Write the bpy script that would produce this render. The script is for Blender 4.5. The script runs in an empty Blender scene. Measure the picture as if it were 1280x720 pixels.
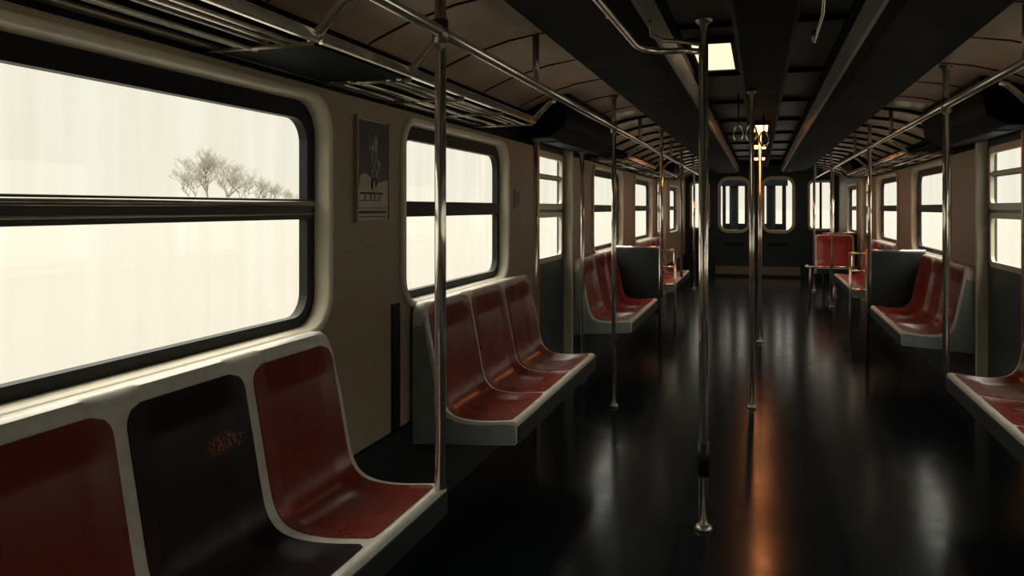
import bpy, bmesh, math, random
from mathutils import Vector
random.seed(7)
C = bpy.context.scene.collection
PI = math.pi
A = 1.35            # half width of the carriage
EYE = 1.28
YEND = 15.5
YBACK = -1.6

# ------------------------------------------------------------ materials
def mat(name, col, rough=0.5, metal=0.0, noise=0.0, nscale=20.0, bump=0.0, bscale=60.0, col2=None, spec=0.5, coat=0.0, stretch=None):
    m = bpy.data.materials.new(name); m.use_nodes = True
    nt = m.node_tree; n = nt.nodes; l = nt.links
    b = n['Principled BSDF']
    b.inputs['Base Color'].default_value = (*col, 1)
    b.inputs['Roughness'].default_value = rough
    b.inputs['Metallic'].default_value = metal
    b.inputs['Specular IOR Level'].default_value = spec
    b.inputs['Coat Weight'].default_value = coat
    tc = n.new('ShaderNodeTexCoord'); mp = n.new('ShaderNodeMapping')
    l.new(tc.outputs['Object'], mp.inputs['Vector'])
    if stretch: mp.inputs['Scale'].default_value = stretch
    if noise > 0:
        t = n.new('ShaderNodeTexNoise'); t.inputs['Scale'].default_value = nscale; t.inputs['Detail'].default_value = 6
        l.new(mp.outputs['Vector'], t.inputs['Vector'])
        r = n.new('ShaderNodeValToRGB')
        r.color_ramp.elements[0].position = 0.3; r.color_ramp.elements[1].position = 0.7
        c2 = col2 if col2 else tuple(min(1, c*(1+noise)) for c in col)
        c1 = tuple(c*(1-noise) for c in col)
        r.color_ramp.elements[0].color = (*c1, 1); r.color_ramp.elements[1].color = (*c2, 1)
        l.new(t.outputs['Fac'], r.inputs['Fac']); l.new(r.outputs['Color'], b.inputs['Base Color'])
        rr_ = n.new('ShaderNodeMapRange'); rr_.inputs['To Min'].default_value = max(0.02, rough*0.8); rr_.inputs['To Max'].default_value = min(1, rough*1.25)
        l.new(t.outputs['Fac'], rr_.inputs['Value']); l.new(rr_.outputs['Result'], b.inputs['Roughness'])
    if bump > 0:
        t2 = n.new('ShaderNodeTexNoise'); t2.inputs['Scale'].default_value = bscale; t2.inputs['Detail'].default_value = 4
        l.new(mp.outputs['Vector'], t2.inputs['Vector'])
        bp = n.new('ShaderNodeBump'); bp.inputs['Strength'].default_value = bump; bp.inputs['Distance'].default_value = 0.004
        l.new(t2.outputs['Fac'], bp.inputs['Height']); l.new(bp.outputs['Normal'], b.inputs['Normal'])
    return m

M = {}
M['wall'] = mat('speckled_laminate', (0.37, 0.295, 0.195), 0.45, noise=0.30, nscale=160, bump=0.15, bscale=220)
M['kick'] = mat('dark_kick_panel', (0.012, 0.018, 0.021), 0.5, noise=0.2, spec=0.3)
M['trim'] = mat('cream_enamel', (0.80, 0.73, 0.56), 0.32, noise=0.08, nscale=14)
M['shell'] = mat('grey_fibreglass', (0.76, 0.74, 0.64), 0.30, noise=0.10, nscale=30, bump=0.05, bscale=90)
M['seat'] = mat('maroon_plastic', (0.235, 0.034, 0.023), 0.27, noise=0.04, nscale=6, spec=0.5)
M['seat_red'] = mat('bright_red_plastic', (0.42, 0.035, 0.02), 0.35, noise=0.15, nscale=24)
M['steel'] = mat('brushed_steel', (0.95, 0.90, 0.77), 0.16, 0.86, noise=0.06, nscale=30)
M['steel_dark'] = mat('dull_steel', (0.36, 0.33, 0.28), 0.34, 0.9, noise=0.1, nscale=30)
M['black'] = mat('black_rubber', (0.006, 0.007, 0.008), 0.5, spec=0.25)
M['bar'] = mat('bronze_window_bar', (0.035, 0.03, 0.025), 0.4, 0.4, noise=0.15)
M['duct'] = mat('dark_duct_paint', (0.003, 0.006, 0.007), 0.6, noise=0.25, nscale=4, spec=0.07)
M['ceil'] = mat('tan_ceiling_laminate', (0.62, 0.46, 0.34), 0.42, noise=0.22, nscale=2.5)
M['ceil2'] = mat('glare_ceiling_laminate', (0.82, 0.72, 0.56), 0.25, noise=0.25, nscale=5)  # far ceiling made paler: glare painted into its colour
M['ceil3'] = mat('grey_ceiling_metal', (0.20, 0.19, 0.155), 0.4, noise=0.25, nscale=3)
M['door'] = mat('teal_door_paint', (0.020, 0.050, 0.055), 0.35, noise=0.15, nscale=5)
M['gold'] = mat('brass_trim', (0.50, 0.36, 0.17), 0.3, 0.8, noise=0.1)
M['snow'] = mat('snow', (0.188, 0.182, 0.164), 0.9, noise=0.05, nscale=0.05)
M['bark'] = mat('haze_paled_bark', (0.30, 0.28, 0.24), 0.9, noise=0.15)
M['twig'] = mat('haze_paled_twigs', (0.30, 0.28, 0.24), 0.9, noise=0.1)  # bark and twigs paled: haze of the window glass painted in
M['ink'] = mat('printed_ink', (0.03, 0.026, 0.025), 0.5)

def floor_mat():
    m = mat('polished_dark_floor', (0.006, 0.010, 0.012), 0.2, spec=0.15)
    nt = m.node_tree; n = nt.nodes; l = nt.links; b = n['Principled BSDF']
    b.inputs['Specular Tint'].default_value = (.42, .80, .84, 1)
    tc = n.new('ShaderNodeTexCoord')
    # tile joints and worn flecks
    br = n.new('ShaderNodeTexBrick'); br.offset = 0.0
    br.inputs['Scale'].default_value = 1.0; br.inputs['Brick Width'].default_value = 0.3; br.inputs['Row Height'].default_value = 0.3
    br.inputs['Mortar Size'].default_value = 0.003
    br.inputs['Color1'].default_value = (0.006, 0.010, 0.012, 1); br.inputs['Color2'].default_value = (0.008, 0.012, 0.014, 1); br.inputs['Mortar'].default_value = (0.002, 0.003, 0.003, 1)
    l.new(tc.outputs['Object'], br.inputs['Vector']); l.new(br.outputs['Color'], b.inputs['Base Color'])
    t = n.new('ShaderNodeTexNoise'); t.inputs['Scale'].default_value = 9; t.inputs['Detail'].default_value = 5
    l.new(tc.outputs['Object'], t.inputs['Vector'])
    mr = n.new('ShaderNodeMapRange'); mr.inputs['To Min'].default_value = 0.10; mr.inputs['To Max'].default_value = 0.24
    l.new(t.outputs['Fac'], mr.inputs['Value']); l.new(mr.outputs['Result'], b.inputs['Roughness'])
    bp = n.new('ShaderNodeBump'); bp.inputs['Strength'].default_value = 0.12; bp.inputs['Distance'].default_value = 0.002
    l.new(t.outputs['Fac'], bp.inputs['Height']); l.new(bp.outputs['Normal'], b.inputs['Normal'])
    return m
M['floor'] = floor_mat()

def glass_mat(name, tint, gloss=0.06):
    m = bpy.data.materials.new(name); m.use_nodes = True
    nt = m.node_tree; n = nt.nodes; l = nt.links
    n.remove(n['Principled BSDF']); out = n['Material Output']
    tr = n.new('ShaderNodeBsdfTransparent'); gl = n.new('ShaderNodeBsdfGlossy'); mx = n.new('ShaderNodeMixShader')
    gl.inputs['Roughness'].default_value = 0.04
    # faint vertical streaks of dirt
    tc = n.new('ShaderNodeTexCoord'); mp = n.new('ShaderNodeMapping'); mp.inputs['Scale'].default_value = (1, 9, 0.6)
    t = n.new('ShaderNodeTexNoise'); t.inputs['Scale'].default_value = 1.6; t.inputs['Detail'].default_value = 4
    r = n.new('ShaderNodeValToRGB'); r.color_ramp.elements[0].position = 0.35; r.color_ramp.elements[1].position = 0.65
    r.color_ramp.elements[0].color = (tint[0]*0.975, tint[1]*0.965, tint[2]*0.945, 1); r.color_ramp.elements[1].color = (*tint, 1)
    l.new(tc.outputs['Object'], mp.inputs['Vector']); l.new(mp.outputs['Vector'], t.inputs['Vector'])
    l.new(t.outputs['Fac'], r.inputs['Fac']); l.new(r.outputs['Color'], tr.inputs['Color'])
    mx.inputs['Fac'].default_value = gloss
    l.new(tr.outputs['BSDF'], mx.inputs[1]); l.new(gl.outputs['BSDF'], mx.inputs[2]); l.new(mx.outputs['Shader'], out.inputs['Surface'])
    return m
M['glass'] = glass_mat('window_glass', (0.99, 0.99, 0.98), 0.04)
M['smoke'] = glass_mat('smoked_glass', (0.45, 0.46, 0.42), 0.12)

def emit(name, col, s):
    m = bpy.data.materials.new(name); m.use_nodes = True
    b = m.node_tree.nodes['Principled BSDF']
    b.inputs['Base Color'].default_value = (0.8, 0.7, 0.5, 1)
    b.inputs['Emission Color'].default_value = (*col, 1); b.inputs['Emission Strength'].default_value = s
    return m
M['lamp'] = emit('warm_diffuser', (1.0, 0.78, 0.50), 1.15)
M['amber'] = emit('added_amber_diffuser', (1.0, 0.30, 0.09), 13.0)

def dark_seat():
    # almost black seat plastic with one speckled red patch on the backrest
    m = mat('dark_speckled_plastic', (0.010, 0.006, 0.007), 0.35, spec=0.35)
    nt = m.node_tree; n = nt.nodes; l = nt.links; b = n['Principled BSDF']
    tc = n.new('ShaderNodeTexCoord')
    mp = n.new('ShaderNodeMapping'); mp.inputs['Location'].default_value = RED_PATCH
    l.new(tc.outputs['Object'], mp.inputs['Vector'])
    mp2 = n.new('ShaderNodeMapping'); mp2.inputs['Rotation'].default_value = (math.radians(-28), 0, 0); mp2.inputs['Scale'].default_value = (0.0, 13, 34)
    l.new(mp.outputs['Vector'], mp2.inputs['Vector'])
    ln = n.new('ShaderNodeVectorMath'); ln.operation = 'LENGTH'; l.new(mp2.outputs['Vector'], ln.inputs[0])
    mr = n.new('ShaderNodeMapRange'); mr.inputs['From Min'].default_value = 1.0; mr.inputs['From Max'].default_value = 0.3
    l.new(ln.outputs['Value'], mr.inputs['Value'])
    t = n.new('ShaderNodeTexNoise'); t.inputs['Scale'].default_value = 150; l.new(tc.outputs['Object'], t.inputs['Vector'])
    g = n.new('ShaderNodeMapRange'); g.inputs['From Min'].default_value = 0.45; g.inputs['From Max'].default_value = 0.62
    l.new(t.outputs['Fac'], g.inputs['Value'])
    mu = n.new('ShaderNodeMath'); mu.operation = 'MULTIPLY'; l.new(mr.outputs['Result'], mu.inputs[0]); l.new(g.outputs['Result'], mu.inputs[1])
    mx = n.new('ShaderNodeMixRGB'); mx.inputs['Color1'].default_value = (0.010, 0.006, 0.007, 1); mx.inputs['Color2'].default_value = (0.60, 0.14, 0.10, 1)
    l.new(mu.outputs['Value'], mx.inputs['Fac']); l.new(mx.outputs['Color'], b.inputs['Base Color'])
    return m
RED_PATCH = (0, 0.0, -0.69)

# ------------------------------------------------------------ mesh helpers
def obj(name, bm, m, parent=None, smooth=False, bevel=0.0):
    bmesh.ops.recalc_face_normals(bm, faces=bm.faces)
    if parent is not None:
        p = Vector(parent['_w']) if '_w' in parent else Vector((0, 0, 0))
        bmesh.ops.translate(bm, verts=bm.verts, vec=-p)
    me = bpy.data.meshes.new(name); bm.to_mesh(me); bm.free()
    if smooth:
        for f in me.polygons: f.use_smooth = True
    me.materials.append(M[m] if isinstance(m, str) else m)
    o = bpy.data.objects.new(name, me); C.objects.link(o)
    if parent is not None:
        o.parent = parent
        if '_w' in parent: ORIG[o.name] = Vector(parent['_w'])
    if bevel:
        b = o.modifiers.new('bevel', 'BEVEL'); b.width = bevel; b.segments = 2; b.limit_method = 'ANGLE'
    return o
ORIG = {}
def sub(name, bm, m, parent, **k):       # a sub-part: parent is a part whose frame equals its thing's frame
    w = ORIG[parent.name]; parent['_w'] = tuple(w)
    o = obj(name, bm, m, parent, **k); del parent['_w']
    return o
def setp(o, label=None, cat=None, group=None, kind=None):
    if label: o['label'] = label
    if cat: o['category'] = cat
    if group: o['group'] = group
    if kind: o['kind'] = kind
    return o
def thing(name, loc, label=None, cat=None, group=None, kind=None):
    o = bpy.data.objects.new(name, None); C.objects.link(o); o.location = loc; o['_w'] = tuple(loc)
    o.empty_display_size = 0.1
    THINGS.append(o)
    return setp(o, label, cat, group, kind)
THINGS = []

def box(bm, x0, x1, y0, y1, z0, z1):
    if x0 > x1: x0, x1 = x1, x0
    v = [bm.verts.new(p) for p in ((x0,y0,z0),(x1,y0,z0),(x1,y1,z0),(x0,y1,z0),(x0,y0,z1),(x1,y0,z1),(x1,y1,z1),(x0,y1,z1))]
    for f in ((0,3,2,1),(4,5,6,7),(0,1,5,4),(1,2,6,5),(2,3,7,6),(3,0,4,7)): bm.faces.new([v[i] for i in f])
def tube(bm, pts, r, seg=12, caps=True, r_list=None):
    pts = [Vector(p) for p in pts]; rings = []
    up = Vector((0, 0, 1)); prev = None
    for i, p in enumerate(pts):
        d = (pts[min(i+1, len(pts)-1)] - pts[max(i-1, 0)]).normalized()
        if prev is None:
            a = d.cross(up)
            if a.length < 1e-3: a = d.cross(Vector((1, 0, 0)))
        else: a = prev - d*prev.dot(d)
        a.normalize(); prev = a; b = d.cross(a)
        rr = r_list[i] if r_list else r
        rings.append([bm.verts.new(p + a*rr*math.cos(2*PI*k/seg) + b*rr*math.sin(2*PI*k/seg)) for k in range(seg)])
    for q, s in zip(rings, rings[1:]):
        for k in range(seg): bm.faces.new((q[k], q[(k+1) % seg], s[(k+1) % seg], s[k]))
    if caps:
        bm.faces.new(rings[0][::-1]); bm.faces.new(rings[-1])
def arc(c, r, a0, a1, n, ax='xz', const=0):
    out = []
    for i in range(n+1):
        t = a0 + (a1-a0)*i/n; u, v = c[0]+r*math.cos(t), c[1]+r*math.sin(t)
        out.append({'xz': (u, const, v), 'xy': (u, v, const), 'yz': (const, u, v)}[ax])
    return out
def rr(y0, y1, z0, z1, r, n=8):
    r = min(r, (y1-y0)/2-1e-4, (z1-z0)/2-1e-4); out = []
    for cy, cz, a in ((y1-r, z1-r, 0), (y0+r, z1-r, PI/2), (y0+r, z0+r, PI), (y1-r, z0+r, 1.5*PI)):
        for i in range(n+1): t = a+PI/2*i/n; out.append((cy+r*math.cos(t), cz+r*math.sin(t)))
    return out
def loft(bm, loops, closed=False):      # loops of 3-D points, each a closed ring
    R = [[bm.verts.new(p) for p in L] for L in loops]; n = len(R[0])
    pairs = list(zip(R, R[1:])) + ([(R[-1], R[0])] if closed else [])
    for a, b in pairs:
        for i in range(n): bm.faces.new((a[i], a[(i+1) % n], b[(i+1) % n], b[i]))
    return R
def XX(sx, x): return sx*(A - x)        # x = distance from the side wall towards the aisle

def hole_cell(bm, sx, ry, rz, loop, to3=None):
    """flat wall cell: rectangle ry x rz with the rounded loop cut out"""
    to3 = to3 or (lambda a, b: (XX(sx, 0), a, b))
    dense = []
    for i, p in enumerate(loop):
        q_ = loop[(i+1) % len(loop)]; k = max(1, int(math.hypot(q_[0]-p[0], q_[1]-p[1])/.04))
        dense += [(p[0]+(q_[0]-p[0])*j/k, p[1]+(q_[1]-p[1])*j/k) for j in range(k)]
    loop = dense
    cy = sum(p[0] for p in loop)/len(loop); cz = sum(p[1] for p in loop)/len(loop)
    def ray(a, b):
        ts = []
        if a > 1e-9: ts.append((ry[1]-cy)/a)
        if a < -1e-9: ts.append((ry[0]-cy)/a)
        if b > 1e-9: ts.append((rz[1]-cz)/b)
        if b < -1e-9: ts.append((rz[0]-cz)/b)
        t = min(ts); return (cy+a*t, cz+b*t)
    q = [ray(p[0]-cy, p[1]-cz) for p in loop]; n = len(loop)
    P = [bm.verts.new(to3(*p)) for p in loop]; Q = [bm.verts.new(to3(*p)) for p in q]
    corners = [(a, b) for a in ry for b in rz]
    for i in range(n):
        j = (i+1) % n; poly = [P[i], Q[i]]
        a, b = q[i], q[j]
        if abs(a[0]-b[0]) > 1e-6 and abs(a[1]-b[1]) > 1e-6:      # a corner lies between them
            c = min(corners, key=lambda c: math.hypot(c[0]-(a[0]+b[0])/2, c[1]-(a[1]+b[1])/2))
            if math.hypot(c[0]-a[0], c[1]-a[1]) > 1e-5 and math.hypot(c[0]-b[0], c[1]-b[1]) > 1e-5:
                poly.append(bm.verts.new(to3(*c)))
        poly += [Q[j], P[j]]; bm.faces.new(poly)

# ------------------------------------------------------------ the car shell
n_trim = 0
def trim_name():
    global n_trim
    n_trim += 1; return 'trim_%d' % n_trim
ZT = 1.90
WZ0, WZ1 = 0.875, 1.65
WINS = [(-1.0, 0.40), (0.937, 2.337), (2.87, 4.27), (6.62, 8.18), (8.95, 10.5), (12.55, 13.95)]
DOORS = [(4.88, 5.80), (11.0, 11.95)]
SIDE = {-1: 'left', 1: 'right'}
for sx in (-1, 1):
    bm = bmesh.new()
    events = sorted([(a, b, 'w') for a, b in WINS] + [(a, b, 'd') for a, b in DOORS])
    y = YBACK
    for a, b, k in events:
        lo, hi = (a-0.08, b+0.08) if k == 'w' else (a, b)
        if lo > y:
            v = [bm.verts.new((XX(sx, 0), yy, zz)) for yy, zz in ((y, 0), (lo, 0), (lo, ZT), (y, ZT))]; bm.faces.new(v)
        if k == 'w':
            hole_cell(bm, sx, (lo, hi), (0, ZT), rr(a+.018, b-.018, WZ0+.014, WZ1-.014, .11))
        else:
            v = [bm.verts.new((XX(sx, 0), yy, zz)) for yy, zz in ((lo, 1.78), (hi, 1.78), (hi, ZT), (lo, ZT))]; bm.faces.new(v)
        y = hi
    v = [bm.verts.new((XX(sx, 0), yy, zz)) for yy, zz in ((y, 0), (YEND, 0), (YEND, ZT), (y, ZT))]; bm.faces.new(v)
    bmesh.ops.remove_doubles(bm, verts=bm.verts, dist=1e-5)
    # give the wall its thickness, outwards
    ret = bmesh.ops.extrude_face_region(bm, geom=bm.faces[:])
    vs = [g for g in ret['geom'] if isinstance(g, bmesh.types.BMVert)]
    bmesh.ops.translate(bm, verts=vs, vec=(sx*0.035, 0, 0))
    setp(obj('wall_'+SIDE[sx], bm, 'wall'), kind='structure')
    # dark strip that paints in the shade above the windows
    bm = bmesh.new(); box(bm, XX(sx, 0), XX(sx, .008), YBACK, DOORS[0][0]-.04, 1.668, 1.885); box(bm, XX(sx, 0), XX(sx, .008), DOORS[0][1]+.04, DOORS[1][0]-.04, 1.668, 1.885)
    setp(obj(trim_name(), bm, 'duct'), kind='structure')  # painted shade strip, only named as trim
    # kick panels between the doors
    bm = bmesh.new()
    segs = [(YBACK, DOORS[0][0]), (DOORS[0][1], DOORS[1][0]), (DOORS[1][1], YEND)]
    for a, b in segs:
        box(bm, XX(sx, 0.0), XX(sx, 0.012), a, b, 0, 0.42)
        box(bm, XX(sx, 0.0), XX(sx, 0.018), a, b, 0.405, 0.42)
    setp(obj('baseboard_'+SIDE[sx], bm, 'kick'), kind='structure')

bm = bmesh.new(); box(bm, -A-.04, A+.04, YBACK, YEND, -0.08, 0.0)
setp(obj('floor', bm, 'floor'), kind='structure')

# ceiling: tan outer panels, dark ducts, grey centre
def strip(name, prof, y0, y1, m, kind='structure'):
    bm = bmesh.new(); n = len(prof)
    a = [bm.verts.new((p[0], y0, p[1])) for p in prof]; b = [bm.verts.new((p[0], y1, p[1])) for p in prof]
    for i in range(n): bm.faces.new((a[i], a[(i+1) % n], b[(i+1) % n], b[i]))
    bm.faces.new(a[::-1]); bm.faces.new(b)
    return setp(obj(name, bm, m), kind=kind)
YS = 5.9
for sx in (-1, 1):
    p = [(sx*A, 1.86), (sx*1.30, 1.885), (sx*1.18, 1.935), (sx*1.0, 1.985), (sx*.75, 2.02), (sx*.75, 2.07), (sx*(A+.04), 2.0), (sx*(A+.04), 1.86)]
    strip('ceiling', p, YBACK, YS, 'ceil')
    strip('ceiling', p, YS, YEND, 'ceil2')
    # dark duct
    d = [(sx*.79, 2.1), (sx*.79, 1.95), (sx*.76, 1.925), (sx*.44, 1.925), (sx*.40, 1.95), (sx*.385, 2.04), (sx*.38, 2.2), (sx*.5, 2.25), (sx*.79, 2.2)]
    strip(trim_name(), d, YBACK, YEND, 'duct')
    # slim grey edge moulding on the duct
    strip(trim_name(), [(sx*.398, 1.948), (sx*.384, 2.03), (sx*.366, 2.032), (sx*.380, 1.946)], YBACK, YEND, 'ceil3')
    # cross seams and ribs under the outer ceiling panels
    bm = bmesh.new()
    prof = [(1.335, 1.868), (1.30, 1.883), (1.18, 1.933), (1.0, 1.983), (.78, 2.018)]
    y = 0.1
    while y < YEND:
        w = .005 if y < YS else .028; dz = .004 if y < YS else .02
        a = []
        for (px, pz) in prof:
            a.append([bm.verts.new((sx*px, yy, pz+zz)) for yy, zz in ((y-w, .01), (y+w, .01), (y+w, -dz), (y-w, -dz))])
        for q, s in zip(a, a[1:]):
            for k in range(4): bm.faces.new((q[k], q[(k+1) % 4], s[(k+1) % 4], s[k]))
        bm.faces.new(a[0]); bm.faces.new(a[-1][::-1])
        y += 0.62
    setp(obj(trim_name(), bm, 'kick'), kind='structure')
strip('ceiling', [(-.42, 2.16), (.42, 2.16), (.42, 2.24), (-.42, 2.24)], YBACK, YEND, 'ceil3')
strip(trim_name(), [(-.11, 2.18), (-.11, 2.05), (-.09, 2.03), (.13, 2.03), (.15, 2.05), (.15, 2.18)], YBACK, YEND, 'duct')
bm = bmesh.new()
y = 1.0
while y < YEND:
    box(bm, -.385, -.11, y-.01, y+.01, 2.135, 2.165); box(bm, .15, .385, y-.01, y+.01, 2.135, 2.165); y += 1.45
setp(obj(trim_name(), bm, 'duct'), kind='structure')
bm = bmesh.new(); box(bm, -A-.04, A+.04, YBACK-.06, YBACK, -.08, 2.25)
setp(obj('wall_back', bm, 'wall'), kind='structure')

# ------------------------------------------------------------ windows
def ring3(sx, x, loop): return [(XX(sx, x), p[0], p[1]) for p in loop]
wn = 0
def window(sx, y0, y1, fancy):
    global wn
    wn += 1
    t = thing('window_%d' % wn, (XX(sx, 0), (y0+y1)/2, WZ0), kind='structure')
    R = .13
    def ins(k, r=None): return rr(y0+k, y1-k, WZ0+k*.75, WZ1-k*.75, max(.02, (r if r else R)-k*.6))
    bm = bmesh.new()
    loft(bm, [ring3(sx, -.03, ins(.02)), ring3(sx, .001, ins(0)), ring3(sx, .012, ins(.003)), ring3(sx, .016, ins(.010)), ring3(sx, .016, ins(.026)), ring3(sx, .010, ins(.034)),
              ring3(sx, -.040, ins(.044)), ring3(sx, -.05, ins(.044))])
    obj('window_frame', bm, 'trim', t, smooth=True)
    go = rr(y0+.03, y1-.03, WZ0+.02, WZ1-.02, .11)
    gi = rr(y0+.092, y1-.092, WZ0+.063, WZ1-.088, .075)
    bm = bmesh.new()
    loft(bm, [ring3(sx, -.06, go), ring3(sx, -.034, go), ring3(sx, -.030, gi), ring3(sx, -.06, gi)], closed=True)
    obj('gasket', bm, 'black', t)
    a, b = y0+.085, y1-.085
    bm = bmesh.new(); box(bm, XX(sx, -.052), XX(sx, -.047), a, b, 1.29, WZ1-.08); obj('upper_pane', bm, 'glass', t)
    bm = bmesh.new(); box(bm, XX(sx, -.052), XX(sx, -.047), a, b, WZ0+.055, 1.26); obj('lower_pane', bm, 'glass', t)
    bm = bmesh.new(); box(bm, XX(sx, -.06), XX(sx, -.022), a-.01, b+.01, 1.244, 1.308)
    br = obj('crossbar', bm, 'bar' if fancy else 'black', t, bevel=.004)
    if fancy:
        bm = bmesh.new(); tube(bm, [(XX(sx, -.014), a, 1.292), (XX(sx, -.014), b, 1.292)], .009)
        tube(bm, [(XX(sx, -.016), a, 1.262), (XX(sx, -.016), b, 1.262)], .004)
        sub('sash_rail', bm, 'steel_dark', br, smooth=True)
for sx in (-1, 1):
    for i, (a, b) in enumerate(WINS): window(sx, a, b, i < 2)

# ------------------------------------------------------------ side doors
dn = 0
def side_door(sx, y0, y1):
    global dn
    dn += 1
    t = thing('door_%d' % dn, (XX(sx, 0), (y0+y1)/2, 0), kind='structure')
    xi = -.045
    bm = bmesh.new()     # leaf: solid bottom, head rail and stiles
    g0, g1 = y0+.09, y1-.09
    for (a, b, c, d) in ((y0, y1, 0, .93), (y0, y1, 1.63, 1.79), (y0, g0, .93, 1.63), (g1, y1, .93, 1.63), (g0, g1, 1.235, 1.30), (g0, g1, 1.475, 1.51)):
        box(bm, XX(sx, xi-.03), XX(sx, xi), a, b, c, d)
    obj('door_leaf', bm, 'door', t)
    fr = None
    bm = bmesh.new()
    o_, i_ = rr(g0-.03, g1+.03, 1.27, 1.665, .06), rr(g0+.012, g1-.012, 1.31, 1.62, .04)
    loft(bm, [ring3(sx, xi-.01, o_), ring3(sx, xi+.012, o_), ring3(sx, xi+.012, i_), ring3(sx, xi-.01, i_)], closed=True)
    obj('window_frame', bm, 'trim', t)
    bm = bmesh.new()
    o_, i_ = rr(g0-.02, g1+.02, .91, 1.25, .06), rr(g0+.02, g1-.02, .945, 1.215, .04)
    loft(bm, [ring3(sx, xi-.01, o_), ring3(sx, xi+.010, o_), ring3(sx, xi+.010, i_), ring3(sx, xi-.01, i_)], closed=True)
    obj('window_frame', bm, 'trim', t)
    for c, d in ((.93, 1.235), (1.30, 1.475), (1.51, 1.63)):
        bm = bmesh.new(); box(bm, XX(sx, xi-.018), XX(sx, xi-.012), g0, g1, c, d); obj('pane', bm, 'glass', t)
    bm = bmesh.new(); box(bm, XX(sx, xi), XX(sx, xi+.012), g0, g1, 1.484, 1.503); obj('pane_rail', bm, 'trim', t)
    # jambs
    bm = bmesh.new(); box(bm, XX(sx, -.05), XX(sx, .02), y0-.035, y0+.006, 0, 1.80); obj('door_jamb', bm, 'gold', t, bevel=.006)
    bm = bmesh.new(); box(bm, XX(sx, -.05), XX(sx, .02), y1-.006, y1+.035, 0, 1.80); obj('door_jamb', bm, 'trim', t, bevel=.006)
    bm = bmesh.new(); box(bm, XX(sx, -.05), XX(sx, .02), y0-.035, y1+.035, 1.78, 1.82); obj('door_header', bm, 'kick', t)
for sx in (-1, 1):
    for a, b in DOORS: side_door(sx, a, b)

# ------------------------------------------------------------ end wall with two tall doors
bm = bmesh.new()
ez = lambda a, b: (a, YEND, b)
LW, RW = (-.71, -.21, .86, 1.82), (.07, .57, .86, 1.82)
cols = [(-A-.04, -.86, (-1.24, -.93, .9, 1.75)), (-.86, -.09, LW), (-.09, -.02, None), (-.02, .76, RW), (.76, A+.04, (.86, 1.24, .9, 1.75))]
for a, b, w in cols:
    if w: hole_cell(bm, 1, (a, b), (0, 2.24), rr(w[0], w[1], w[2], w[3], .14 if w[1]-w[0] > .4 else .06), ez)
    else: bm.faces.new([bm.verts.new(ez(*p)) for p in ((a, 0), (b, 0), (b, 2.24), (a, 2.24))])
ret = bmesh.ops.extrude_face_region(bm, geom=bm.faces[:])
bmesh.ops.translate(bm, verts=[g for g in ret['geom'] if isinstance(g, bmesh.types.BMVert)], vec=(0, .06, 0))
setp(obj('wall_end', bm, 'door'), kind='structure')
def yring(y, loop): return [(p[0], y, p[1]) for p in loop]
for k, (x0, x1, w) in enumerate(((-.86, -.09, LW), (-.02, .76, RW))):
    dn += 1
    t = thing('door_%d' % dn, ((x0+x1)/2, YEND, 0), kind='structure')
    bm = bmesh.new(); o_ = rr(x0+.01, x1-.01, 0.01, 1.98, .03); i_ = rr(w[0]-.005, w[1]+.005, w[2]-.005, w[3]+.005, .14)
    # leaf with its window cut out: loft outer -> inner
    bmt = bm
    def cell(yy): hole_cell(bmt, 1, (x0+.01, x1-.01), (.01, 1.98), i_, lambda a, b: (a, yy, b))
    cell(YEND-.03)
    ret = bmesh.ops.extrude_face_region(bm, geom=bm.faces[:])
    bmesh.ops.translate(bm, verts=[g for g in ret['geom'] if isinstance(g, bmesh.types.BMVert)], vec=(0, .03, 0))
    obj('door_leaf', bm, 'door', t)
    bm = bmesh.new()
    o_ = rr(w[0]-.045, w[1]+.045, w[2]-.045, w[3]+.045, .19); i_ = rr(w[0]+.01, w[1]-.01, w[2]+.01, w[3]-.01, .13)
    loft(bm, [yring(YEND-.03, o_), yring(YEND-.055, o_), yring(YEND-.055, i_), yring(YEND+.02, i_), yring(YEND+.02, o_)][:4], closed=False)
    obj('window_frame', bm, 'trim', t)
    bm = bmesh.new(); box(bm, w[0], w[1], YEND+.01, YEND+.016, w[2], w[3]); obj('pane', bm, 'glass', t)
    cx = (w[0]+w[1])/2
    bm = bmesh.new()
    for q in range(3): box(bm, cx-.17, cx+.17, YEND-.045, YEND-.028, .575+q*.022, .588+q*.022)
    obj('vent_grille', bm, 'black', t)
    bm = bmesh.new(); hx = x1-.07 if k == 0 else x0+.07
    tube(bm, [(hx, YEND-.03, .85), (hx, YEND-.06, .86), (hx, YEND-.06, 1.02), (hx, YEND-.03, 1.03)], .01); obj('handle', bm, 'steel', t, smooth=True)
    bm = bmesh.new(); box(bm, x0+.06, x1-.06, YEND-.036, YEND-.028, .05, .2); obj('kick_plate', bm, 'steel_dark', t)
for (x0, x1) in ((-1.24, -.93), (.86, 1.24)):
    wn += 1
    t = thing('window_%d' % wn, ((x0+x1)/2, YEND, .9), kind='structure')
    bm = bmesh.new(); o_ = rr(x0-.03, x1+.03, .87, 1.78, .08); i_ = rr(x0+.01, x1-.01, .91, 1.74, .06)
    loft(bm, [yring(YEND, o_), yring(YEND-.02, o_), yring(YEND-.02, i_), yring(YEND+.02, i_)]); obj('window_frame', bm, 'trim', t)
    bm = bmesh.new(); box(bm, x0, x1, YEND+.02, YEND+.026, .9, 1.75); obj('pane', bm, 'glass', t)
    bm = bmesh.new(); box(bm, (x0+x1)/2-.02, (x0+x1)/2+.02, YEND-.01, YEND+.018, .9, 1.75); obj('mullion', bm, 'bar', t)
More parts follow.
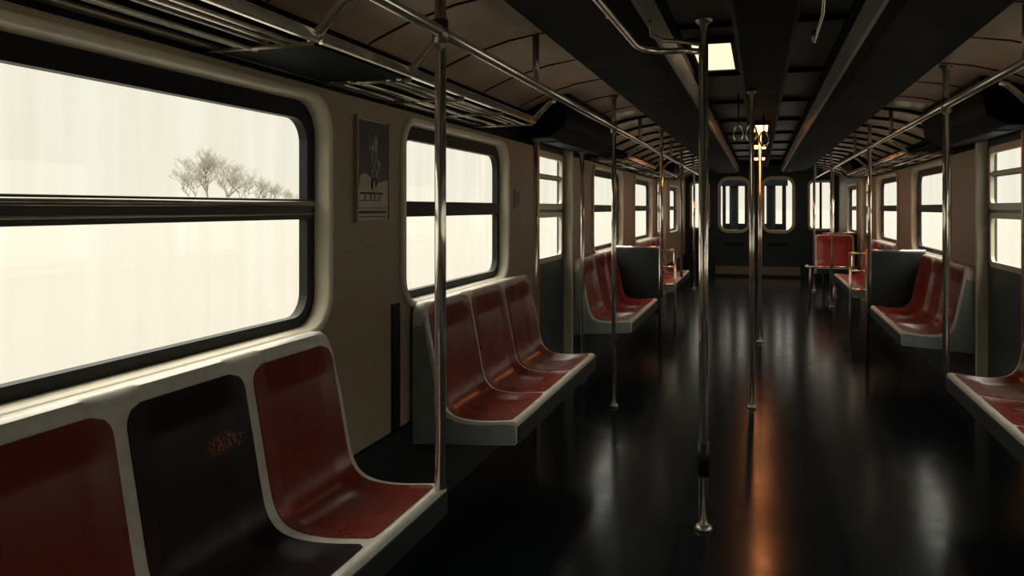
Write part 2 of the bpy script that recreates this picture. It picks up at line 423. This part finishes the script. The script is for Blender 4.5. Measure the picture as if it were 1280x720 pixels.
# dark gangway posts of the next carriage behind the end doors
for x, lab in ((-.48, 'dark gangway post seen through the left end door window'), (.20, 'dark gangway post seen through the right end door window')):
    bm = bmesh.new(); tube(bm, [(x, YEND+.5, -.9), (x, YEND+.5, 2.2)], .085, 16)
    box(bm, x-.21, x-.15, YEND+.42, YEND+.5, -.9, 2.2); box(bm, x+.20, x+.27, YEND+.42, YEND+.5, -.9, 2.2); box(bm, x-.3, x+.3, YEND+.4, YEND+.5, 1.70, 2.2)
    box(bm, x-.2, x+.2, YEND+.45, YEND+.55, .3, .98)
    setp(obj('gangway_post', bm, 'kick'), lab, 'post')

# ------------------------------------------------------------ benches (local frame: wall at x=0, aisle towards +x, floor z=0)
PROF = [(.045, .893), (.060, .862), (.072, .80), (.088, .72), (.104, .64), (.118, .57), (.130, .52), (.148, .482), (.178, .456), (.22, .444), (.28, .440), (.34, .443), (.40, .449), (.445, .453)]
def resample(P, n):
    d = [0]
    for a, b in zip(P, P[1:]): d.append(d[-1]+math.hypot(b[0]-a[0], b[1]-a[1]))
    out = []
    for i in range(n+1):
        s = d[-1]*i/n; k = max(0, min(len(P)-2, next((j for j in range(len(d)-1) if d[j+1] >= s-1e-9), len(P)-2)))
        f = (s-d[k])/(d[k+1]-d[k]); out.append((P[k][0]+f*(P[k+1][0]-P[k][0]), P[k][1]+f*(P[k+1][1]-P[k][1]), s))
    return out, d[-1]
def catmull(P, n):
    out = []
    Q = [P[0]]+P+[P[-1]]
    for i in range(1, len(Q)-2):
        for k in range(n):
            t = k/n; p0, p1, p2, p3 = Q[i-1], Q[i], Q[i+1], Q[i+2]
            out.append(tuple(.5*((2*p1[j])+(-p0[j]+p2[j])*t+(2*p0[j]-5*p1[j]+4*p2[j]-p3[j])*t*t+(-p0[j]+3*p1[j]-3*p2[j]+p3[j])*t**3) for j in (0, 1)))
    out.append(P[-1]); return out
PROF = [(x*.95, z) for x, z in PROF]
SP, SL = resample(catmull(PROF, 6), 60)
M['fascia'] = mat('dark_bench_fascia', (0.018, 0.026, 0.026), 0.45, noise=0.2)
M['endcap'] = mat('shaded_end_fibreglass', (0.30, 0.34, 0.32), 0.45, noise=0.12, nscale=20)  # shell ends toned darker, their shade put into the colour
def surf(i, y, y0, n, pitch, mar, off=0.0):
    """point of the bench surface: i index along the profile, y along the bench"""
    x, z, s = SP[i]
    a = SP[max(0, i-1)]; b = SP[min(len(SP)-1, i+1)]
    tx, tz = b[0]-a[0], b[1]-a[1]; L = math.hypot(tx, tz); nx, nz = -tz/L, tx/L     # normal into the room
    if nx < 0 and nz < 0: nx, nz = -nx, -nz
    v = (y-y0-mar)/pitch; f = v-math.floor(v)
    e = min(f, 1-f)*pitch
    if v < 0 or v > n: e = 0
    w = max(0, min(1, (e-.012)/.09)); w = w*w*(3-2*w)
    ws = max(0, min(1, s/.12))*max(0, min(1, (SL-s)/.12))
    dd = -.020*w*ws + off
    Ltot = n*pitch+2*mar; e2 = min(y-y0, y0+Ltot-y)
    R = .05; drop = 0
    if e2 < R: drop = (R-math.sqrt(max(0, R*R-(R-e2)**2)))*max(0, min(1, (z-.70)/.19))
    return (x+nx*dd, y, z+nz*dd-drop)
def make_bench(loc, n, pitch, label, seat_mats, rotz=0, group='maroon bench seats along the side walls', mar=.012, border=.014, first=1):
    t = thing('bench_seat', loc, label, 'bench', group); t['_w'] = (0, 0, 0); t.rotation_euler.z = rotz
    Ltot = n*pitch+2*mar; y0 = -Ltot/2
    bm = bmesh.new()
    ys = [y0+Ltot*k/(n*26) for k in range(n*26+1)]
    ys = sorted(set([y0+.004, y0+.012, y0+.025, y0+Ltot-.004, y0+Ltot-.012, y0+Ltot-.025]+ys))
    cols = []
    for y in ys:
        c = [surf(i, y, y0, n, pitch, mar) for i in range(len(SP))]
        top = c[0]
        tail = [(.434, y, .450), (.440, y, .442), (.440, y, .372), (.432, y, .362), (.30, y, .352), (.10, y, .34), (0.001, y, .33)]
        head = [(0.001, y, top[2]+.004), (top[0]-.012, y, top[2]+.006)]
        cols.append([bm.verts.new(p) for p in head+c+tail])
    for a, b in zip(cols, cols[1:]):
        m_ = len(a)
        for k in range(m_): bm.faces.new((a[k], a[(k+1) % m_], b[(k+1) % m_], b[k]))
    bm.faces.new(cols[0]); bm.faces.new(cols[-1][::-1])
    sh = obj('shell', bm, 'shell', t, smooth=True)
    md = sh.modifiers.new('es', 'EDGE_SPLIT'); md.split_angle = math.radians(40)
    bm = bmesh.new(); box(bm, .4395, .446, y0+.004, y0+Ltot-.004, .366, .434); obj('front_fascia', bm, 'fascia', t, bevel=.003)
    for ye, dy in ((y0, -.004), (y0+Ltot, .004)):
        pr = [(.002, .335)] + [(x-.012, z-.012-(.05 if z > .84 else 0)) for x, z, _ in SP[2:-1:3]] + [(.432, .438), (.436, .372), (.428, .366)]
        bm = bmesh.new(); pr.insert(1, (.002, .80 if True else 0)); a_ = [bm.verts.new((p[0], ye, p[1])) for p in pr]; b_ = [bm.verts.new((p[0], ye+dy, p[1])) for p in pr]
        q_ = len(pr)
        for i in range(q_): bm.faces.new((a_[i], a_[(i+1) % q_], b_[(i+1) % q_], b_[i]))
        bm.faces.new(a_); bm.faces.new(b_[::-1]); obj('end_panel', bm, 'endcap', t)
    for k in range(n):
        bm = bmesh.new(); yc = y0+mar+pitch*(k+.5); hw = pitch/2-border
        i0, i1 = first, len(SP)-2; rows = []
        s0, s1 = SP[i0][2], SP[i1][2]
        rowsI = list(range(i0, i1+1))
        for i in rowsI:
            s = SP[i][2]; e = min(s-s0, s1-s); rc = .05 if s-s0 < s1-s else .012
            h = hw - (rc-math.sqrt(max(0, rc*rc-(rc-e)**2)) if e < rc else 0)
            rows.append([bm.verts.new(surf(i, yc+h*(2*j/18-1), y0, n, pitch, mar, .0035)) for j in range(19)])
        for a, b in zip(rows, rows[1:]):
            for j in range(18): bm.faces.new((a[j], a[j+1], b[j+1], b[j]))
        # skirt down into the shell
        edge = [r[0] for r in rows]+rows[-1][1:]+[r[-1] for r in rows[::-1]][1:]+rows[0][-2:0:-1]
        low = []
        idx = {}
        for i, r in zip(rowsI, rows):
            for j, v in enumerate(r): idx[v] = (i, v.co.y)
        for v in edge:
            i, y = idx[v]; low.append(bm.verts.new(surf(i, y, y0, n, pitch, mar, -.004)))
        for q in range(len(edge)):
            q2 = (q+1) % len(edge); bm.faces.new((edge[q], low[q], low[q2], edge[q2]))
        so = obj('seat', bm, seat_mats[k], t, smooth=True)
        md = so.modifiers.new('es', 'EDGE_SPLIT'); md.split_angle = math.radians(50)
        if seat_mats[k] is DARK: so['label'] = 'near-black seat insert with speckled red patch'
    return t
RED_PATCH = (0, -.11, -.70)
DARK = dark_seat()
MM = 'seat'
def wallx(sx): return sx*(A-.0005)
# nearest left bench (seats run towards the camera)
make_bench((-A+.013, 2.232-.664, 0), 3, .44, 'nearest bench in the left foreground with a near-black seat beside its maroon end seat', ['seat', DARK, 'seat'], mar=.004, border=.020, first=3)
b2 = make_bench((-A+.013, 3.725, 0), 3, .503, 'three-seat maroon bench under the second window on the left, before the first side door', ['seat']*3)
def copy_tree(root, loc, rotz, label, mesh_mat=None):
    r = root.copy(); C.objects.link(r); r.location = loc; r.rotation_euler.z = rotz; r['label'] = label
    for ch in list(root.children):
        c = ch.copy(); C.objects.link(c); c.parent = r
    THINGS.append(r)
    return r
b3 = copy_tree(b2, (-A+.013, 6.63, 0), 0, 'maroon bench on the left just past the first side door, under the third window')
b4 = make_bench((-A+.013, 9.86, 0), 4, .50, 'far left bench behind the steel guard rails, its nearest seat brighter red', ['seat_red', 'seat_red', 'seat', 'seat'])
copy_tree(b2, (A-.013, 3.725, 0), PI, 'right-hand bench nearest the camera, below the second right window')
copy_tree(b2, (A-.013, 6.63, 0), PI, 'second bench along the right wall, just past the first right side door')
copy_tree(b4, (A-.013, 9.86, 0), PI, 'third bench along the right wall, before the far right side door')
sb = make_bench((1.02, 12.42, 0), 1, .50, 'single bright red seat at the far right turned to face the camera', ['seat_red'], rotz=-PI/2, group='single seats turned across the car')

bm = bmesh.new(); tube(bm, [(.24, 0, 0), (.24, 0, .02), (.24, 0, .03), (.24, 0, .34), (.24, 0, .352)], .03, 16, r_list=[.09, .085, .035, .035, .08]); obj('pedestal', bm, 'steel_dark', sb, smooth=True)
def partition(loc_y, sx, label):
    t = thing('bench_partition', (sx*1.1, loc_y, 0), label, 'partition', 'low partitions at the bench ends')
    bm = bmesh.new(); box(bm, sx*(A-.012), sx*.89, loc_y-.012, loc_y+.012, .30, .90); obj('panel', bm, 'fascia', t, bevel=.004)
    bm = bmesh.new(); tube(bm, [(sx*(A-.012), loc_y, .912), (sx*.90, loc_y, .912)], .014); obj('top_rail', bm, 'steel', t, smooth=True)
    bm = bmesh.new(); tube(bm, [(sx*.885, loc_y, 0), (sx*.885, loc_y, .925)], .016); obj('post', bm, 'steel_dark', t, smooth=True)
partition(7.50, -1, 'low dark partition at the far end of the left bench past the first side door')
partition(7.50, 1, 'low dark partition at the far end of the second right bench')
partition(12.47, 1, 'low dark partition standing behind the bright red seat at the far right')
def guard(y, sx, label):
    t = thing('guard_rail', (sx*1.1, y, 0), label, 'guard rail', 'steel guard rails at the bench ends')
    bm = bmesh.new(); tube(bm, [(sx*.88, y, 0), (sx*.88, y, .83)], .015); obj('post', bm, 'steel', t, smooth=True)
    for z in (.45, .64, .82):
        bm = bmesh.new(); tube(bm, [(sx*(A-.012), y, z), (sx*.88, y, z)], .013); obj('rail', bm, 'steel', t, smooth=True)
guard(8.80, -1, 'steel guard rail of three tubes at the near end of the far left bench')
guard(8.80, 1, 'steel guard rail of three tubes at the near end of the third right bench')
# knobbed rail in front of the far right seat
t = thing('guard_rail', (.95, 11.9, 0), 'short steel rail with a round knob, in front of the far right red seat', 'guard rail')
bm = bmesh.new(); tube(bm, [(A-.012, 11.78, .47), (.62, 11.78, .47)], .013); obj('rail', bm, 'steel', t, smooth=True)
bm = bmesh.new(); bmesh.ops.create_uvsphere(bm, u_segments=14, v_segments=10, radius=.028); bmesh.ops.translate(bm, verts=bm.verts, vec=(.62, 11.78, .47)); obj('knob', bm, 'steel', t, smooth=True)
bm = bmesh.new(); tube(bm, [(.66, 11.78, 0), (.66, 11.78, .47)], .013); obj('post', bm, 'steel_dark', t, smooth=True)

# ------------------------------------------------------------ standing poles
def pole(x, y, z0, z1, label, r=.017, m='steel', shade_band=None, flange=True, fitting=None, group='vertical grab poles'):
    t = thing('grab_pole', (x, y, z0), label, 'pole', group)
    bm = bmesh.new(); tube(bm, [(x, y, z0), (x, y, z1)], r, 20); obj('shaft', bm, m, t, smooth=True)
    if flange and z0 < .1:
        bm = bmesh.new(); tube(bm, [(x, y, z0), (x, y, z0+.01), (x, y, z0+.022)], r, 20, r_list=[r*2.0, r*1.9, r*1.15]); obj('foot_flange', bm, 'steel_dark', t, smooth=True)
    if flange:
        bm = bmesh.new(); tube(bm, [(x, y, z1-.022), (x, y, z1-.01), (x, y, z1)], r, 20, r_list=[r*1.15, r*1.9, r*2.0]); obj('ceiling_flange', bm, 'steel_dark', t, smooth=True)
    if shade_band:  # black band stands in for the unlit gap low on the pole
        bm = bmesh.new(); tube(bm, [(x, y, shade_band[0]), (x, y, shade_band[1])], r*1.25, 20); c = obj('shade_band', bm, 'black', t, smooth=True); c['label'] = 'painted shade band'
    if fitting:
        bm = bmesh.new(); tube(bm, [(x, y, fitting-.035), (x, y, fitting+.035)], r*1.4, 18); c = obj('rail_fitting', bm, 'steel_dark', t, smooth=True)
    return t
RX, RZ = .90, 1.80
PZ = 2.003
pole(-RX, 2.19, .454, PZ, 'steel pole rising from the front corner of the nearest left bench', fitting=RZ)
pole(-.215, 3.27, 0, 2.035, 'bright steel aisle pole nearest the camera, with a painted shade band near its foot', r=.019, shade_band=(.215, .345), m='steel')
pole(-RX, 5.12, 0, PZ, 'dim steel pole on the left by the first side door', r=.015, fitting=RZ)
pole(-RX+.03, 7.47, .452, PZ, 'steel pole at the far front corner of the second maroon bench on the left', r=.016, fitting=RZ)
pole(-RX, 9.75, .452, PZ, 'dark pole standing on the front edge of the far left bench', r=.018, m='steel_dark', fitting=RZ)
pole(-.05, 5.35, 0, 2.03, 'left of the two slim poles standing before the end doors', r=.016)
pole(.0, 8.0, 0, 2.03, 'right of the two slim poles standing before the end doors', r=.018)
pole(-1.27, 5.86, 0, 1.70, 'pale upright at the near wall end of the bench past the first left side door', r=.017, m='steel')
pole(-1.29, 4.64, 0, 1.70, 'thin steel upright close to the wall just before the first left side door', r=.012, m='steel')
pole(RX, 4.52, .452, PZ, 'steel pole on the far front corner of the nearest right bench', fitting=RZ)
pole(RX, 7.47, .452, PZ, 'steel pole at the far front corner of the second right bench', r=.016, fitting=RZ)
pole(RX-.02, 11.1, 0, PZ, 'steel pole beside the far right side door', r=.016, fitting=RZ)
pole(.80, 13.2, 0, PZ, 'steel pole behind the far right red seat, left of the other', r=.02)
pole(1.10, 13.6, 0, 1.94, 'steel pole behind the far right red seat, nearest the wall', r=.02)
pole(-1.0, 13.0, 0, PZ, 'left of two thin poles standing just before the end wall on the left', r=.018)
pole(-.86, 13.6, 0, PZ, 'right of two thin poles standing just before the end wall on the left', r=.018)

# ------------------------------------------------------------ overhead grab rails, racks
def grab_rail(sx, label, hang):
    t = thing('overhead_grab_rail', (sx*RX, 6, RZ), label, 'grab rail', 'overhead grab rails')
    bm = bmesh.new(); tube(bm, [(sx*RX, YBACK+.02, RZ), (sx*RX, 15.3, RZ)], .017, 18); obj('rail', bm, 'steel', t, smooth=True)
    for y in hang:
        bm = bmesh.new(); tube(bm, [(sx*RX, y, RZ), (sx*RX, y, 2.003)], .014, 14); obj('hanger', bm, 'steel_dark', t, smooth=True)
grab_rail(-1, 'long steel grab rail overhead along the left side', (.6, 3.24, 6.3, 8.6, 11.5, 14.2))
grab_rail(1, 'long steel grab rail overhead along the right side', (.6, 3.24, 6.3, 8.6, 12.5, 14.2))

def rack(y0, y1, label, brackets, sx=-1, panel=None):
    X = lambda x: sx*(A-x)
    yc = (y0+y1)/2
    t = thing('luggage_rack', (X(.16), yc, 1.69), label, 'luggage rack', 'luggage racks above the windows')
    z = 1.69
    bm = bmesh.new(); box(bm, X(.330), X(.312), y0, y1, z-.008, z+.022); obj('front_rail', bm, 'steel', t, bevel=.004)
    bm = bmesh.new(); tube(bm, [(X(.014), y0, z), (X(.014), y1, z)], .010, 10); obj('wall_rail', bm, 'steel_dark', t, smooth=True)
    ys0 = panel if panel else y0
    for k in range(8):
        x = .045+k*.034; zz = z-.006+.010*math.sin(k*1.7)
        bm = bmesh.new(); tube(bm, [(X(x), ys0, zz), (X(x), y1, zz)], .0055, 8); obj('rod', bm, 'steel', t, smooth=True)
    if panel:
        bm = bmesh.new(); box(bm, X(.03), X(.31), y0, panel, z-.012, z-.004); obj('solid_panel', bm, 'duct', t)
    yy = ys0+.02
    while yy < y1:
        bm = bmesh.new(); tube(bm, [(X(.005), yy, z-.014), (X(.32), yy, z-.014)], .006, 8); obj('cross_bar', bm, 'steel_dark', t, smooth=True); yy += (y1-ys0-.04)/3
    for y in brackets:
        # curved arm from the rack's front edge up to the grab rail
        bm = bmesh.new()
        pts = [(X(.30), y, z), (X(.335), y, z+.02), (X(.37), y, z+.055), (X(.40), y, z+.085), (X(.428), y, z+.095)]
        tube(bm, pts, .016, 10, r_list=[.010, .013, .012, .011, .010]); obj('bracket', bm, 'steel', t, smooth=True)
        bm = bmesh.new()
        pts = [(X(.0), y, z+.15), (X(.10), y, z+.10), (X(.20), y, z+.05), (X(.315), y, z+.01)]
        tube(bm, pts, .012, 8); obj('stay', bm, 'black', t, smooth=True)
    return t
rack(-.6, 1.72, 'near luggage rack of steel rods above the first left window', (1.71,))
rack(1.735, 3.68, 'luggage rack above the second left window, solid panel at its near end', (2.25, 3.66), panel=2.25)
rack(6.5, 8.3, 'luggage rack above the third left window', (6.52, 8.28))
rack(8.8, 10.6, 'luggage rack above the fourth left window', (8.82, 10.58))
rack(1.735, 3.68, 'luggage rack above the nearest right window in view', (2.25, 3.66), sx=1, panel=2.25)
rack(6.5, 8.3, 'luggage rack above the right window past the first right side door', (6.52, 8.28), sx=1)
rack(8.8, 10.6, 'luggage rack above the fourth right window', (8.82, 10.58), sx=1)
def overbox(y0, y1, sx, label):
    t = thing('overhead_box', (sx*1.2, (y0+y1)/2, 1.70), label, 'equipment box', 'dark boxes above the side doors')
    bm = bmesh.new(); a = sx*(A-.005)
    pr = [(a, 1.70), (sx*1.20, 1.70), (sx*1.10, 1.76), (sx*1.07, 1.955), (sx*1.12, 1.95), (sx*1.2, 1.92), (a, 1.86)]
    p = [bm.verts.new((q[0], y0, q[1])) for q in pr]; r = [bm.verts.new((q[0], y1, q[1])) for q in pr]; n = len(pr)
    for i in range(n): bm.faces.new((p[i], p[(i+1) % n], r[(i+1) % n], r[i]))
    bm.faces.new(p); bm.faces.new(r[::-1]); obj('housing', bm, 'duct', t, bevel=.006)
    bm = bmesh.new(); box(bm, sx*1.21, sx*1.30, y0+.3, y1-.3, 1.694, 1.70); obj('hatch', bm, 'kick', t)
overbox(4.6, 6.2, -1, 'long dark box above the first left side door')
overbox(4.6, 6.2, 1, 'long dark box above the first right side door')
overbox(10.8, 12.2, -1, 'dark box above the far left side door')
overbox(10.8, 12.2, 1, 'dark box above the far right side door')

# U-shaped handrail under the centre ceiling, joined to the aisle pole
t = thing('ceiling_loop_rail', (-.4, 3.0, 1.98), 'bent steel handrail looping under the ceiling to the near aisle pole', 'handrail')
z = 1.903
pts = [(-.475, -.6, z), (-.470, 2.0, z), (-.455, 3.03, z)] + [(-.455+.12-.12*math.cos(a), 3.03+.19*math.sin(a), z) for a in [PI/2*k/8 for k in range(1, 9)]] + [(-.30, 3.22, z), (-.215, 3.27, z)]
bm = bmesh.new(); tube(bm, pts, .013, 12); obj('rail', bm, 'steel', t, smooth=True)
pts = [(-.37, 2.85, z+.035), (-.385, 3.0, z+.02), (-.36, 3.10, z+.02), (-.31, 3.13, z+.02), (-.225, 3.22, z+.02)]
bm = bmesh.new(); tube(bm, pts, .008, 10); obj('inner_rail', bm, 'steel_dark', t, smooth=True)
for y in (1.0, 2.6):
    bm = bmesh.new(); tube(bm, [(-.475, y, z), (-.475, y, 1.926)], .01, 10); obj('hanger', bm, 'steel_dark', t, smooth=True)

def arm(p, q, label):
    t = thing('hanging_strap', ((p[0]+q[0])/2, (p[1]+q[1])/2, q[2]), label, 'strap', 'sprung straps near the centre of the ceiling')
    P, Q = Vector(p), Vector(q); m = P.lerp(Q, .5)+Vector((.012, 0, -.02))
    bm = bmesh.new(); tube(bm, [P, P.lerp(m, .5), m, m.lerp(Q, .5), Q], .007, 10); obj('arm', bm, 'steel', t, smooth=True)
    bm = bmesh.new(); tube(bm, [Q, Q+Vector((0, 0, .05))], .011, 10); obj('end_clip', bm, 'steel_dark', t, smooth=True)
    bm = bmesh.new(); tube(bm, [P, (P.x, P.y, 2.16)], .010, 10); obj('hanger', bm, 'steel_dark', t, smooth=True)
arm((.19, 2.55, 2.02), (.225, 3.69, 2.0), 'thin curved steel arm hanging under the ceiling right of the near aisle pole')
arm((.30, 2.4, 2.06), (.34, 3.1, 2.03), 'second thin steel arm, further right under the ceiling')
# small vertical hand grips under the central duct
for k, (x, y, z0) in enumerate(((-.16, 6.4, 1.80), (-.06, 6.0, 1.76), (.03, 6.8, 1.78))):
    t = thing('hand_grip', (x, y, z0), ['leftmost of three hand grips hanging above the left end door', 'middle of three hand grips hanging above the end doors', 'rightmost of three hand grips hanging above the end doors'][k], 'hand grip', 'hand grips under the central duct')
    bm = bmesh.new(); tube(bm, [(x, y, z0+.12), (x, y, 2.035 if x > -.1 else 2.16)], .006, 8); obj('strap', bm, 'black', t, smooth=True)
    bm = bmesh.new()
    pts = [(x+.035*math.sin(a), y, z0+.06-.06*math.cos(a)) for a in [2*PI*k2/20 for k2 in range(21)]]
    tube(bm, pts, .008, 8, caps=False); obj('handle', bm, 'steel', t, smooth=True)

# ------------------------------------------------------------ lamps
def lamp(x, y0, y1, w, z, m, label, group=None):
    t = thing('ceiling_light', (x, (y0+y1)/2, z), label, 'light', group)
    bm = bmesh.new()
    for a, b, c, d in ((x-w/2-.02, x-w/2, y0-.02, y1+.02), (x+w/2, x+w/2+.02, y0-.02, y1+.02), (x-w/2, x+w/2, y0-.02, y0), (x-w/2, x+w/2, y1, y1+.02)):
        box(bm, a, b, c, d, z-.022, z+.012)
    obj('housing', bm, 'kick', t)
    bm = bmesh.new(); box(bm, x-w/2, x+w/2, y0, y1, z-.014, z+.012); obj('diffuser', bm, m, t)
lamp(-.245, 4.25, 5.1, .20, 2.148, 'lamp', 'glowing warm white panel light in the ceiling behind the near aisle pole')
for k, y in enumerate((7.3, 9.6, 12.0)):  # added lamps, put in to cast the warm streak along the floor
    lamp(-.01, y, y+.7, .15, 2.022, 'amber', ['nearest small added amber light under the central duct', 'middle small added amber light under the central duct', 'farthest small added amber light under the central duct'][k], 'small added amber lights under the central duct')

# ------------------------------------------------------------ poster and plates on the left wall
t = thing('wall_poster', (-A, 2.65, 1.24), 'narrow framed poster, dark above and pale below, on the wall between windows', 'poster')
PX = lambda d: -A+d
y0, y1, z0, z1 = 2.50, 2.745, 1.235, 1.60
bm = bmesh.new(); box(bm, PX(.001), PX(.010), y0, y1, z0, z1); obj('backing', bm, mat('cream_paper', (.62, .54, .41), .5, noise=.12, nscale=30), t)
bm = bmesh.new(); box(bm, PX(.010), PX(.0115), y0+.008, y1-.008, z0+.115, z1-.008)
pic = mat('poster_print', (.012, .022, .035), .45, noise=.7, nscale=14, col2=(.055, .05, .045))
obj('picture', bm, pic, t)
bm = bmesh.new(); rnd = random.Random(3)
for k in range(26):         # pale broken shapes standing in the picture
    yy = y0+.085+rnd.random()*.085; zz = z0+.13+rnd.random()*.17; w = .004+rnd.random()*.008; h = .008+rnd.random()*.03
    v = [bm.verts.new((PX(.0125), yy+a*w, zz+b*h)) for a, b in ((-.6, -.6), (.3, -1), (.7, .4), (-.2, 1))]; bm.faces.new(v)
obj('picture_figure', bm, mat('pale_print', (.50, .46, .38), .5), t)
bm = bmesh.new(); v = [bm.verts.new((PX(.0125), a, b)) for a, b in ((y0+.008, z0+.11), (y1-.008, z0+.11), (y1-.008, z0+.15), (y0+.15, z0+.135), (y0+.06, z0+.17), (y0+.02, z0+.16))]; bm.faces.new(v)
obj('picture_ground', bm, mat('pale_print_ground', (.55, .46, .35), .5), t)
bm = bmesh.new()
for zz, a, b, h in ((.098, .02, .20, .004), (.072, .02, .19, .0016), (.045, .01, .235, .0014), (.030, .012, .228, .005), (.014, .012, .22, .002)):
    box(bm, PX(.0095), PX(.0112), y0+a, y0+b, z0+zz-h, z0+zz+h)
for a in (.055, .10, .13, .17): box(bm, PX(.0095), PX(.0112), y0+a, y0+a+.006, z0+.076, z0+.093)
obj('text_lines', bm, 'ink', t)
bm = bmesh.new()
for a, b, c, d in ((y0-.006, y0+.003, z0-.006, z1+.006), (y1-.003, y1+.006, z0-.006, z1+.006), (y0, y1, z0-.006, z0+.002), (y0, y1, z1-.002, z1+.006)): box(bm, PX(0), PX(.015), a, b, c, d)
obj('frame', bm, 'wall', t)
t = thing('wall_plate', (-A, 4.43, 1.28), 'small pale plate on the wall just past the second left window', 'plate')
bm = bmesh.new(); box(bm, PX(.0), PX(.006), 4.39, 4.49, 1.275, 1.385); obj('plate', bm, 'wall', t, bevel=.002)
bm = bmesh.new(); box(bm, PX(.006), PX(.0075), 4.40, 4.48, 1.287, 1.373); obj('printed_face', bm, mat('faded_print', (.20, .17, .12), .5, noise=.4, nscale=60), t)
bm = bmesh.new(); box(bm, PX(-.002), PX(.006), 2.79, 2.86, .42, .91)  # black strip stands in for the shadowed gap beside the bench
setp(obj(trim_name(), bm, 'black'), kind='structure')  # shadow gap strip, only named as trim

# ------------------------------------------------------------ outside
bm = bmesh.new(); v = [bm.verts.new(p) for p in ((-3000, -3000, -1.2), (3000, -3000, -1.2), (3000, 3000, -1.2), (-3000, 3000, -1.2))]; bm.faces.new(v)
setp(obj('snowy_ground', bm, 'snow'), kind='structure')
def tree(x, y, h, seed, label):
    rnd = random.Random(seed)
    t = thing('bare_tree', (x, y, -1.2), label, 'tree', 'bare trees beyond the first left window')
    bt = bmesh.new(); bb = bmesh.new()
    def grow(p, d, L, r, lev):
        n = 4; pts = [p]; dd = d.copy()
        for k in range(n):
            dd = (dd+Vector((rnd.uniform(-.15, .15), rnd.uniform(-.15, .15), .04))).normalized(); pts.append(pts[-1]+dd*L/n)
        tube(bt if lev == 0 else bb, pts, r, 5 if lev < 3 else 3, r_list=[r*(1-.13*k) for k in range(n+1)])
        if lev < 5:
            for k in range(5 if lev < 2 else 4):
                q = pts[rnd.randint(2, n)]; a = rnd.uniform(0, 2*PI)
                nd = (dd*.8+Vector((math.cos(a), math.sin(a), rnd.uniform(-.1, .5)))*.8).normalized()
                grow(q, nd, L*rnd.uniform(.5, .75), r*.56, lev+1)
    grow(Vector((x, y, -1.2)), Vector((0, 0, 1)), h*.38, h*.015, 0)
    obj('trunk', bt, 'bark', t, smooth=True); obj('branches', bb, 'twig', t, smooth=True)
def tree_at(px, d, h, seed, label):
    xc = (px-640)/1000*d; th = math.atan(.31); tree(xc*math.cos(th)-d*math.sin(th), xc*math.sin(th)+d*math.cos(th), h, seed, label)
tree_at(238, 190, 20, 5, 'bare tree at the left edge of the row outside, beside the tallest')
tree_at(260, 197, 21.5, 12, 'tallest bare hazy tree seen through the first left window')
tree_at(281, 204, 18.5, 19, 'second tallest bare tree, directly right of the tallest one')
tree_at(301, 191, 16, 26, 'bare tree in the middle of the row outside the first left window')
tree_at(320, 198, 13.5, 33, 'third lowest bare tree in the row outside')
tree_at(342, 205, 11, 40, 'second lowest bare tree in the row outside')
tree_at(364, 192, 8.5, 47, 'lowest bare tree, rightmost of the row outside the first left window')

# ------------------------------------------------------------ world, camera
w = bpy.data.worlds.new('overcast_sky'); bpy.context.scene.world = w; w.use_nodes = True
nt = w.node_tree; bg = nt.nodes['Background']
tc = nt.nodes.new('ShaderNodeTexCoord'); sp = nt.nodes.new('ShaderNodeSeparateXYZ'); mr = nt.nodes.new('ShaderNodeMapRange'); rp = nt.nodes.new('ShaderNodeValToRGB')
nt.links.new(tc.outputs['Generated'], sp.inputs[0]); nt.links.new(sp.outputs['Z'], mr.inputs['Value'])
mr.inputs['From Min'].default_value = 0; mr.inputs['From Max'].default_value = 1.0
rp.color_ramp.elements[0].color = (.865/4, .835/4, .715/4, 1); rp.color_ramp.elements[1].color = (1.35, 1.30, 1.17, 1)
e = rp.color_ramp.elements.new(.24); e.color = (.88/4, .85/4, .735/4, 1)
e = rp.color_ramp.elements.new(.30); e.color = (.50, .485, .43, 1)
e = rp.color_ramp.elements.new(.55); e.color = (1.0, .96, .85, 1)
nt.links.new(mr.outputs['Result'], rp.inputs['Fac']); nt.links.new(rp.outputs['Color'], bg.inputs['Color'])
bg.inputs['Strength'].default_value = 4.0

cam = bpy.data.cameras.new('camera'); co = bpy.data.objects.new('camera', cam); C.objects.link(co)
cam.sensor_width = 36; cam.lens = 28.125; cam.shift_y = -100/1280
co.location = (0, 0, EYE); co.rotation_euler = (PI/2, 0, math.atan(.31)); cam.clip_start = .02; cam.clip_end = 1000
sc = bpy.context.scene; sc.camera = co
for o in THINGS:
    if '_w' in o: del o['_w']
sc.view_settings.view_transform = 'Standard'; sc.view_settings.look = 'None'; sc.view_settings.exposure = 0.22; sc.view_settings.gamma = 1.0; sc.view_settings.use_curve_mapping = False
